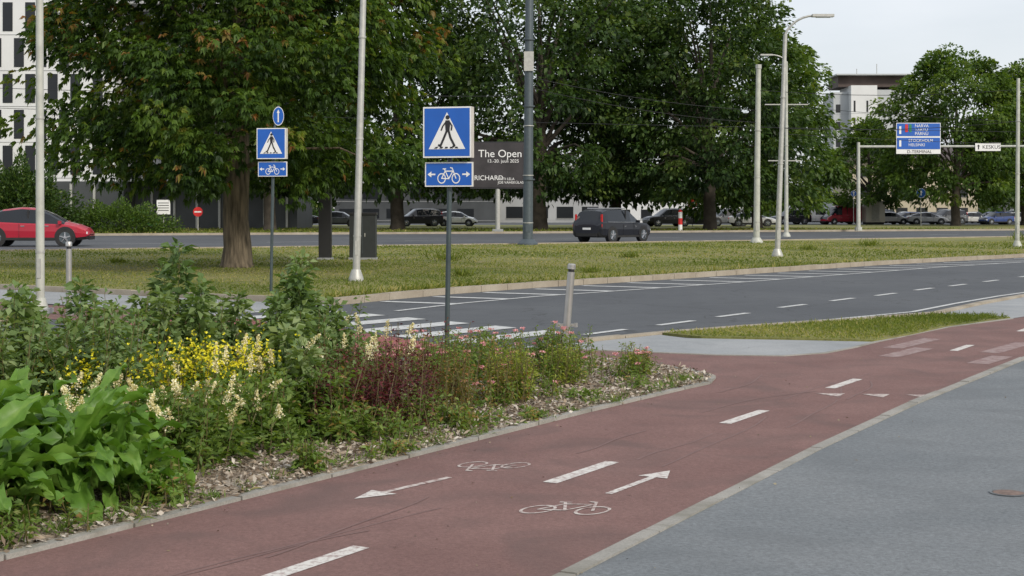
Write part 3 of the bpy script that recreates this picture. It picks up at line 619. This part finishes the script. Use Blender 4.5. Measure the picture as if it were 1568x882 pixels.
# ---------------------------------------------------------------- trees
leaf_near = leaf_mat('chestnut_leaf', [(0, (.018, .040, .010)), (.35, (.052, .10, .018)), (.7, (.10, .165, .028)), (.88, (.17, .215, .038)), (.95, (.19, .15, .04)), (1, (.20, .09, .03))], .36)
leaf_far = leaf_mat('linden_leaf', [(0, (.014, .032, .009)), (.4, (.040, .080, .018)), (.8, (.080, .13, .026)), (1, (.15, .185, .045))], .28)
leaf_far2 = leaf_mat('maple_leaf', [(0, (.028, .058, .012)), (.4, (.065, .12, .022)), (.8, (.115, .18, .033)), (1, (.18, .22, .05))], .33)
def prof(t, b): return np.interp(t, [0, .12, .35, .6, .85, 1], b)
def tree(name, loc, H_, Rr, z0, tr, ncl, lpc, ls, mat, palm=False, pr=(.62, .9, 1, .88, .55, .12), barkm=None, outer=.45, fork=None, cl=(.14, .24), flat_=.6, nlimb=20, lr=(.2, .38), lump_=1.):
    g = MB(); fork = fork or z0+1.0; ph = R.uniform(0, 6, 3)
    tp = [(0, 0, -.1), (0, 0, .15), (.02, 0, .6), (-tr*.1, 0, fork*.5), (-tr*.05, 0, fork*.8), (tr*.1, 0, fork), (tr*.3, .1, fork+(H_-fork)*.4), (0, 0, H_*.86)]
    g.tube(tp, [tr*1.3, tr*1.12, tr*.98, tr*.9, tr*.9, tr*.8, tr*.4, tr*.1], barkm or bark2, 18)
    t = R.beta(1.1, 1.25, ncl); an_ = R.uniform(0, 2*np.pi, ncl); rf = outer+(1.03-outer)*np.sqrt(R.random(ncl))
    lump = 1+lump_*(.14*np.sin(3*an_+ph[0]+4*t)+.11*np.sin(5*an_+ph[1]-7*t)+.09*np.sin(9*t+ph[2]))
    rad = Rr*prof(t, pr)*rf*lump
    C = np.column_stack([rad*np.cos(an_), rad*np.sin(an_), z0+(H_-z0)*t]); C += R.normal(size=C.shape)*.15
    if barkm: C[:, 2] += .35*np.sin(4*an_)*(t < .2)
    idx = R.choice(ncl, min(ncl, nlimb), replace=False)
    for k in idx:
        c = C[k]; zs = fork+max(0, (c[2]-fork))*R.uniform(.1, .45); zs = min(zs, H_*.7); c0 = np.array([tr*.1, 0, zs]); m1 = c0+(c-c0)*.35+np.array([0, 0, .1*Rr]); m2 = c0+(c-c0)*.7+np.array([0, 0, .1*Rr])
        r0 = tr*R.uniform(*lr); g.tube([c0, m1, m2, c], [r0, r0*.7, r0*.4, r0*.12], barkm or bark2, 7)
    o = g.build(name, loc, 0, sharp=60)
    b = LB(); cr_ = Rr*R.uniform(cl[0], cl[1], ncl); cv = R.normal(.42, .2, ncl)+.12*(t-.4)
    k = np.repeat(np.arange(ncl), lpc); n = len(k)
    d = rnd_dir(n, .15); rr = cr_[k]*np.cbrt(R.random(n))**.7
    pos = C[k]+d*rr[:, None]*np.array([1, 1, flat_])
    out = pos-np.array([0, 0, (z0+H_)*.45]); out[:, 2] *= .4; out = norm(out)
    ld = norm(out*.7+d*.6+R.normal(size=(n, 3))*.45+np.array([0, 0, -.35]))
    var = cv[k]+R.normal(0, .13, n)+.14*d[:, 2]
    rust = R.random(ncl) < .06
    br = R.random(n) < np.where(rust[k], .3, .012) if palm else R.random(n) < .005
    var = np.where(br, .97, np.minimum(var, .9))
    if palm:
        up = np.tile(np.array([0, 0, 1.]), (n, 1))+out*.5+R.normal(size=(n, 3))*.3; sd = norm(np.cross(ld, up))
        for a in (-1.15, -.55, 0, .55, 1.15):
            dd = ld*math.cos(a)+sd*math.sin(a); L_ = ls*(1-.25*abs(a))*R.uniform(.8, 1.2, n)
            b.add(leafV(pos, dd, L_, L_*.46, .3), var+R.normal(0, .03, n))
    else:
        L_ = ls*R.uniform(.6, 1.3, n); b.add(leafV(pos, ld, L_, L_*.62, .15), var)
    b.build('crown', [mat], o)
    return o
tree('chestnut_tree', (-7.7, 41.4, .1), 13.5, 5.55, 2.5, .40, 520, 62, .20, leaf_near, True, (.82, 1.0, 1.03, .95, .65, .2), bark, .22, 2.7, (.11, .2), nlimb=14, lr=(.12, .22), lump_=.4)
tree('linden_tree', (2.2, 123, .08), 23, 10.5, 3.0, .75, 480, 75, .44, leaf_far, False, (.62, .9, 1, .98, .75, .2), None, .4, 4.5, (.09, .16))
tree('linden_tree', (-9.6, 124, .08), 21, 8.5, 3.0, .6, 290, 70, .46, leaf_far, False)
tree('linden_tree', (-19, 116, .08), 20, 6, 3.2, .5, 200, 70, .44, leaf_far, False)
tree('linden_tree', (9.2, 130, .08), 21, 7.5, 2.6, .5, 270, 70, .46, leaf_far, False)
tree('linden_tree', (16.2, 121, .08), 21.5, 7.8, 2.4, .55, 400, 75, .42, leaf_far, False, (.7, .95, 1, .9, .65, .25), None, .4, 4.5, (.10, .18))
tree('linden_tree', (22.2, 134, .08), 18.5, 7.2, 1.6, .5, 320, 70, .44, leaf_far2, False, (.8, 1, 1.0, .85, .55, .15), cl=(.11, .2))
tree('maple_tree', (46.5, 155, .08), 18.3, 7.2, 2.6, .5, 330, 80, .44, leaf_far2, False, (.7, .95, 1, .9, .62, .2), cl=(.11, .2))
tree('maple_tree', (55.5, 160, .08), 17.0, 6.5, 2.4, .45, 250, 80, .44, leaf_far2, False)
tree('maple_tree', (42, 174, 0), 12.0, 4.4, 2.2, .35, 160, 80, .42, leaf_far2, False)
tree('maple_tree', (66, 185, 0), 16, 7, 2.4, .45, 190, 70, .48, leaf_far2, False)
def shrub(name, loc, rx, ry, h, n, ls, mat):
    b = LB(); d = rnd_dir(n, .2); d[:, 2] = np.abs(d[:, 2]); r = R.uniform(.55, 1, n)*(1+.15*np.sin(5*d[:, 0]*3+d[:, 1]*4))
    pos = d*r[:, None]*np.array([rx, ry, h]); ld = norm(d+R.normal(size=(n, 3))*.5)
    b.add(leafV(pos, ld, ls*R.uniform(.6, 1.3, n), ls*.5), R.normal(.45, .2, n)); return b.build(name, [mat], None, loc)
shrub('hedge', (-28.5, 106, .08), 4.5, 2, 2.2, 9000, .22, leaf_far2)
shrub('shrub', (-35.0, 104, .08), 4.5, 3, 5.2, 14000, .3, leaf_far)
shrub('shrub', (-39.5, 110, .08), 4, 3, 4.2, 9000, .3, leaf_far2)
b = LB()
for k in range(26):
    x = -60+k*8.5+R.uniform(-3, 3); n = 600; d = rnd_dir(n, .2); d[:, 2] = np.abs(d[:, 2]); hh = R.uniform(7, 13)
    pos = d*np.cbrt(R.uniform(.3, 1, n))[:, None]*np.array([6, 5, hh])+np.array([x, 270+R.uniform(-15, 15), 0]); b.add(leafV(pos, norm(d+R.normal(size=(n, 3))*.6), R.uniform(.6, 1.4, n), .7), R.normal(.4, .2, n))
b.build('distant_trees', [leaf_far])

# ---------------------------------------------------------------- flower bed planting
g_leaf = leaf_mat('herb_leaf', [(0, (.05, .09, .018)), (.5, (.11, .18, .035)), (.85, (.18, .25, .06)), (1, (.30, .19, .08))], .35)
g_grey = leaf_mat('goosefoot_leaf', [(0, (.07, .12, .04)), (.5, (.14, .215, .075)), (1, (.26, .32, .15))], .3)
g_yel = leaf_mat('yellow_green_leaf', [(0, (.10, .14, .02)), (.5, (.22, .27, .04)), (1, (.36, .36, .07))], .3)
purple = leaf_mat('purple_leaf', [(0, (.03, .008, .012)), (.5, (.08, .018, .024)), (1, (.19, .04, .045))], .25)
f_yel = leaf_mat('yellow_petal', [(0, (.62, .55, .02)), (1, (.85, .78, .06))], .25)
f_wht = leaf_mat('cream_petal', [(0, (.55, .48, .28)), (.5, (.78, .72, .52)), (1, (.88, .85, .74))], .25)
f_pnk = leaf_mat('pink_petal', [(0, (.50, .16, .24)), (1, (.8, .48, .54))], .25)
stem_m = leaf_mat('stem', [(0, (.09, .10, .04)), (1, (.22, .15, .07))], 0)
def upright(b, P, h, nl, L, W, spread, m=0, sm=1, droop=.2, z=.04, zb=.25, var0=.45, lean=.15, taper=.7, tmin=.08):
    n = len(P); p0 = np.column_stack([P, np.full(n, z)]); hh = h if hasattr(h, '__len__') else np.full(n, h)
    p1 = p0+np.column_stack([R.normal(0, lean, n)*hh, R.normal(0, lean, n)*hh, hh]); b.stems(p0, p1, .008, sm, .4)
    k = np.repeat(np.arange(n), nl); t = R.uniform(tmin, 1, len(k)); pos = p0[k]+(p1-p0)[k]*t[:, None]
    sp = spread*(1-t*taper); d = rnd_dir(len(k), zb, .6); pos2 = pos+d*(sp*R.random(len(k)))[:, None]
    Ls = L*(1.15-.6*t*taper)*R.uniform(.6, 1.3, len(k)); pv = R.normal(0, .12, n)
    b.add(leafV(pos2, d, Ls, Ls*W, droop), R.normal(var0, .16, len(k))+pv[k]+.1*t, m)
    return p1
def spray(u0, u1, w0, w1, n):
    u = R.uniform(u0, u1, n); w = R.uniform(w0, w1, n); return A+u[:, None]*au+w[:, None]*an
def clumps(u0, u1, w0, w1, nc, per, r):
    c = spray(u0, u1, w0, w1, nc); k = np.repeat(np.arange(nc), per); P = c[k]+R.normal(size=(len(k), 2))*r; return P[inside(P, bedpoly)]
def dock(centers):
    vs = []; fs = []; va = []
    for (cx, cy, s) in centers:
        for q in range(56):
            az = R.uniform(0, 2*np.pi); el = R.uniform(.5, 1.45); L_ = s*R.uniform(.36, .60); w = L_*R.uniform(.24, .34)
            st = s*R.uniform(.08, .36); d = np.array([math.cos(az), math.sin(az), 0]); sd = np.array([-d[1], d[0], 0]); vr = R.normal(.5, .2)
            p = np.array([cx, cy, .04])+d*R.uniform(0, .18)+d*st*math.cos(el)+np.array([0, 0, st*math.sin(el)]); nu, nv = 14, 7; o = len(vs); ang = el; pf = R.uniform(0, 6); tw = R.normal(0, .35); bend = R.uniform(.05, .2)
            for i in range(nu):
                t = i/(nu-1); ww = w*(math.sin(math.pi*min(1, (t*.93+.05)))**.75)*(1-.25*t)*(1+.09*math.sin(t*26+pf))+.004
                dirv = d*math.cos(ang)+np.array([0, 0, math.sin(ang)]); upv = -d*math.sin(ang)+np.array([0, 0, math.cos(ang)])
                s2 = sd*math.cos(tw)+upv*math.sin(tw); u2 = upv*math.cos(tw)-sd*math.sin(tw)
                for j in range(nv):
                    v = (j/(nv-1)-.5)*2; wav = .030*math.sin(t*20+pf+v*1.5)*abs(v)**1.5*s+.008*math.sin(t*34+j*2.3)
                    vs.append(p+s2*v*ww*.5+u2*(abs(v)*.22*ww+wav)); va.append(min(1, max(0, vr+(.3 if j == nv//2 else 0)+.10*math.sin(t*34+j))))
                p = p+dirv*L_/(nu-1); ang -= bend*R.uniform(.5, 1.5)
            for i in range(nu-1):
                for j in range(nv-1): a = o+i*nv+j; fs.append((a, a+1, a+nv+1, a+nv))
    me = bpy.data.meshes.new('dock_plant'); me.from_pydata([tuple(v) for v in vs], [], fs); me.polygons.foreach_set('use_smooth', [True]*len(fs))
    at = me.attributes.new('var', 'FLOAT', 'POINT'); at.data.foreach_set('value', np.array(va, np.float32))
    me.materials.append(leaf_mat('dock_leaf', [(0, (.06, .13, .018)), (.5, (.11, .225, .032)), (1, (.21, .34, .075))], .3, .45, .4))
    o = bpy.data.objects.new('dock_plant', me); scene.collection.objects.link(o)
dock([(-2.62, 8.35, .98), (-2.95, 8.75, 1.05), (-2.35, 8.5, .72), (-3.2, 8.3, 1.1), (-3.0, 7.7, 1.0), (-2.8, 9.2, .9)])
# bugbane
b = LB(); P = clumps(1.9, 4.0, .9, 1.75, 36, 8, .12); upright(b, P, R.uniform(.25, .5, len(P)), 50, .075, .42, .20)
P = clumps(1.7, 4.6, .7, .95, 10, 5, .1); upright(b, P, R.uniform(.1, .25, len(P)), 34, .07, .4, .12)
P = np.concatenate([spray(1.2, 3.4, 1.0, 1.9, 34), spray(3.3, 4.3, 1.3, 1.9, 14), spray(1.2, 3.0, .75, 1.1, 14), spray(4.3, 5.3, 1.1, 2.0, 16)]); hz = np.concatenate([R.uniform(.12, .38, 34), R.uniform(.25, .5, 14), R.uniform(.08, .25, 14), R.uniform(.25, .5, 16)]); n = len(P); p0 = np.column_stack([P, np.full(n, .2)]); top = p0+np.column_stack([R.normal(0, .08, n), R.normal(0, .08, n), hz])
b.stems(p0, top, .008, 1, .3)
for i in range(n):
    L_ = R.uniform(.09, .19); d = norm(np.array([[R.normal(0, .45), R.normal(0, .45), 1]]))[0]; m = 130; t = R.random(m)
    q = top[i]+d*(t*L_)[:, None]+R.normal(size=(m, 3))*(.015*(1.15-t))[:, None]; b.add(leafV(q, rnd_dir(m, .3), .016, .012), R.random(m)*(.4 if i % 5 == 0 else 1), 2)
b.build('bugbane_plants', [g_leaf, stem_m, f_wht])
# yellow flowers
b = LB(); P = clumps(2.3, 4.0, 1.6, 2.4, 18, 7, .12); tops = upright(b, P, R.uniform(.40, .66, len(P)), 34, .07, .35, .11)
k = np.repeat(np.arange(len(tops)), 16); pos = tops[k]+R.normal(size=(len(k), 3))*np.array([.05, .05, .09])-np.array([0, 0, .08])
for a in range(3): b.add(leafV(pos, rnd_dir(len(k), .6), .020, .020), R.random(len(k)), 2)
b.build('yellow_loosestrife_plants', [g_leaf, stem_m, f_yel])
# goosefoot
b = LB()
P = clumps(2.0, 6.2, 2.3, 3.3, 32, 6, .12); upright(b, P, R.uniform(.45, .92, len(P)), 64, .085, .5, .16)
P = clumps(1.4, 3.2, 1.9, 3.0, 20, 5, .12); upright(b, P, R.uniform(.65, 1.05, len(P)), 70, .09, .5, .18)
P = clumps(4.0, 5.4, 1.7, 2.6, 10, 5, .1); upright(b, P, R.uniform(.55, .85, len(P)), 60, .085, .5, .16)
for (x, y, h) in [(-2.72, 12.0, 1.38), (-2.85, 12.2, 1.18), (-2.55, 12.3, 1.05), (-3.0, 11.9, .95), (-2.3, 12.2, .95), (-2.7, 11.6, 1.0), (-2.45, 11.8, .95), (-1.82, 12.5, 1.27), (-1.9, 12.7, 1.1), (-1.68, 12.4, 1.15), (-1.75, 12.8, .95), (-1.95, 12.1, .95), (-1.7, 11.9, .85), (-3.4, 11.6, 1.08), (-3.6, 11.2, 1.05), (-1.55, 12.7, .85), (-1.75, 11.5, .75), (-1.6, 11.2, .6), (-3.5, 10.6, 1.1), (-3.75, 10.4, 1.0)]:
    upright(b, np.array([[x, y]]), np.array([h]), 420, .115, .52, .26, lean=.04, taper=.72)
b.build('goosefoot_weeds', [g_grey, stem_m])
b = LB()
for k in range(40):
    c = A+R.uniform(1.8, 4.6)*au+R.uniform(.7, 1.3)*an; az = R.uniform(0, 6.28); d = np.array([math.cos(az), math.sin(az), .55]); m = 26; t = np.repeat(np.linspace(.05, 1, m//2), 2); Lf = R.uniform(.25, .45)
    pos = np.array([c[0], c[1], .12])+d*(t*Lf)[:, None]; pos[:, 2] -= .25*(t**2)*Lf; sd = np.array([-d[1], d[0], 0])*np.where(np.arange(m) % 2, 1, -1)[:, None]
    b.add(leafV(pos, sd+d*.4, .10*(1.1-t), .03, .1), R.normal(.66, .12)+R.normal(0, .08, m))
b.build('fern_plants', [g_leaf, stem_m])
b = LB(); P = np.array([-1.02, 11.3])+R.normal(size=(75, 2))*np.array([.19, .22]); upright(b, P, R.uniform(.3, .64, len(P)), 60, .04, .45, .12, lean=.18)
P = np.array([-1.35, 10.95])+R.normal(size=(20, 2))*.08; upright(b, P, R.uniform(.25, .55, 20), 45, .045, .45, .08)
P = np.array([-.95, 12.5])+R.normal(size=(36, 2))*np.array([.3, .3]); upright(b, P, R.uniform(.4, .78, 36), 26, .04, .4, .08)
b.build('barberry_shrub', [purple, stem_m])
b = LB(); P = np.array([-.48, 12.1])+R.normal(size=(26, 2))*.10; upright(b, P, R.uniform(.3, .6, 26), 40, .035, .45, .06); P = np.array([-.15, 12.6])+R.normal(size=(16, 2))*.10; upright(b, P, R.uniform(.3, .45, 16), 40, .035, .45, .06)
b.build('spirea_seedling', [leaf_mat('bronze_leaf', [(0, (.07, .07, .02)), (.5, (.16, .13, .03)), (1, (.30, .13, .06))], .25), stem_m])
b = LB(); P = clumps(5.2, 8.4, 1.25, 2.6, 38, 9, .11); tops = upright(b, P, R.uniform(.26, .48, len(P)), 44, .05, .42, .08, var0=.55)
P2 = clumps(5.2, 8.6, .55, 1.25, 14, 6, .08); tops2 = upright(b, P2, R.uniform(.12, .34, len(P2)), 36, .045, .42, .07, var0=.55)
tops = np.concatenate([tops, tops2]); sel = R.random(len(tops)) < .2; tp = tops[sel]; k = np.repeat(np.arange(len(tp)), 34); d = rnd_dir(len(k), .5, .4); b.add(leafV(tp[k]+d*np.array([.036, .036, .014])*R.random((len(k), 1))+np.array([0, 0, .015]), rnd_dir(len(k), .8), .018, .014), R.random(len(k)), 2)
b.build('spirea_shrubs', [g_leaf, stem_m, f_pnk])
b = LB()
for (x, y, h) in [(.02, 13.0, .48), (.1, 12.9, .42), (.42, 14.0, .42), (.5, 14.1, .38), (-.1, 12.7, .42), (1.25, 14.8, .3), (.0, 13.2, .4)]:
    P = np.array([x, y])+R.normal(size=(16, 2))*.07; upright(b, P, h*R.uniform(.6, 1.1, 16), 40, .045, .3, .06)
b.build('golden_shrubs', [g_yel, stem_m])
b = LB()
for k in range(85):
    c = A+R.uniform(-.2, 8.6)*au+abs(R.normal(.02, .13))*an+np.array([-.05, .03]); m = int(R.uniform(10, 40)); s = R.uniform(.4, 1.2)
    p = np.column_stack([c+R.normal(size=(m, 2))*.045*s, np.full(m, .03)]); b.add(leafV(p, rnd_dir(m, 1.1, .5), R.uniform(.06, .16, m)*s, .008, .2), R.uniform(.2, .95, m))
for (u, w, r_, h, c) in [(1.35, .35, .16, .22, 34), (2.55, .14, .05, .2, 16), (3.9, .45, .12, .22, 20), (4.6, .35, .12, .2, 24), (4.75, .45, .1, .12, 12), (5.3, .12, .1, .09, 14), (3.4, .12, .12, .08, 12), (.2, .3, .25, .14, 40), (4.45, .75, .2, .26, 34), (3.9, .75, .18, .26, 20), (6.6, .3, .08, .08, 8), (7.6, .35, .1, .1, 8)]:
    P = A+u*au+w*an+R.normal(size=(c, 2))*r_; P = P[inside(P, bedpoly)]; upright(b, P, h*R.uniform(.5, 1.1, len(P)), 24, .05, .45, .06, var0=.6)
P = spray(0, 9, .25, 2.6, 70); P = P[inside(P, bedpoly)]; upright(b, P, R.uniform(.02, .09, len(P)), 12, .035, .45, .05)
P = spray(-1.6, .6, .2, 1.4, 100); upright(b, P, R.uniform(.06, .25, len(P)), 30, .06, .4, .08)
b.build('weeds', [g_leaf, stem_m])

# ---------------------------------------------------------------- light, sky, camera
az, el = math.radians(142), math.radians(33)
sv = Vector((math.sin(az)*math.cos(el), math.cos(az)*math.cos(el), math.sin(el)))
sl = bpy.data.lights.new('sun', 'SUN'); sl.energy = 2.6; sl.angle = math.radians(7); sl.color = (1, .93, .80)
so = bpy.data.objects.new('sun', sl); scene.collection.objects.link(so); so.rotation_euler = sv.to_track_quat('Z', 'Y').to_euler()
w = bpy.data.worlds.new('World'); scene.world = w; w.use_nodes = True; nt = w.node_tree; nt.nodes.clear(); Lk = nt.links.new
out = N(nt, 'ShaderNodeOutputWorld'); bg = N(nt, 'ShaderNodeBackground'); bg.inputs[1].default_value = .145
sky = N(nt, 'ShaderNodeTexSky', sky_type='NISHITA'); sky.sun_disc = False; sky.sun_elevation = el; sky.sun_rotation = az; sky.dust_density = 3.; sky.air_density = 1.
tc = N(nt, 'ShaderNodeTexCoord'); mp_ = N(nt, 'ShaderNodeMapping'); mp_.inputs['Scale'].default_value = (1, 1, 4); no = N(nt, 'ShaderNodeTexNoise'); no.inputs['Scale'].default_value = 2.2; no.inputs['Detail'].default_value = 6
Lk(tc.outputs['Generated'], mp_.inputs[0]); Lk(mp_.outputs[0], no.inputs['Vector'])
rm = N(nt, 'ShaderNodeMapRange'); rm.inputs[1].default_value = .3; rm.inputs[2].default_value = .7; rm.inputs[3].default_value = .5; rm.inputs[4].default_value = .95; Lk(no.outputs['Fac'], rm.inputs[0])
mx = N(nt, 'ShaderNodeMix', data_type='RGBA'); mx.inputs[7].default_value = (6.4, 6.65, 7.0, 1); Lk(rm.outputs[0], mx.inputs[0]); Lk(sky.outputs[0], mx.inputs[6]); Lk(mx.outputs[2], bg.inputs[0]); Lk(bg.outputs[0], out.inputs[0])
cam = bpy.data.cameras.new('camera'); cam.lens = 52; cam.sensor_width = 36; cam.shift_y = -.0759; cam.clip_end = 4000
co = bpy.data.objects.new('camera', cam); scene.collection.objects.link(co); co.location = (0, 0, 1.7); co.rotation_euler = (math.pi/2, 0, 0); scene.camera = co
scene.view_settings.view_transform = 'Standard'; scene.view_settings.look = 'None'; scene.view_settings.exposure = 0
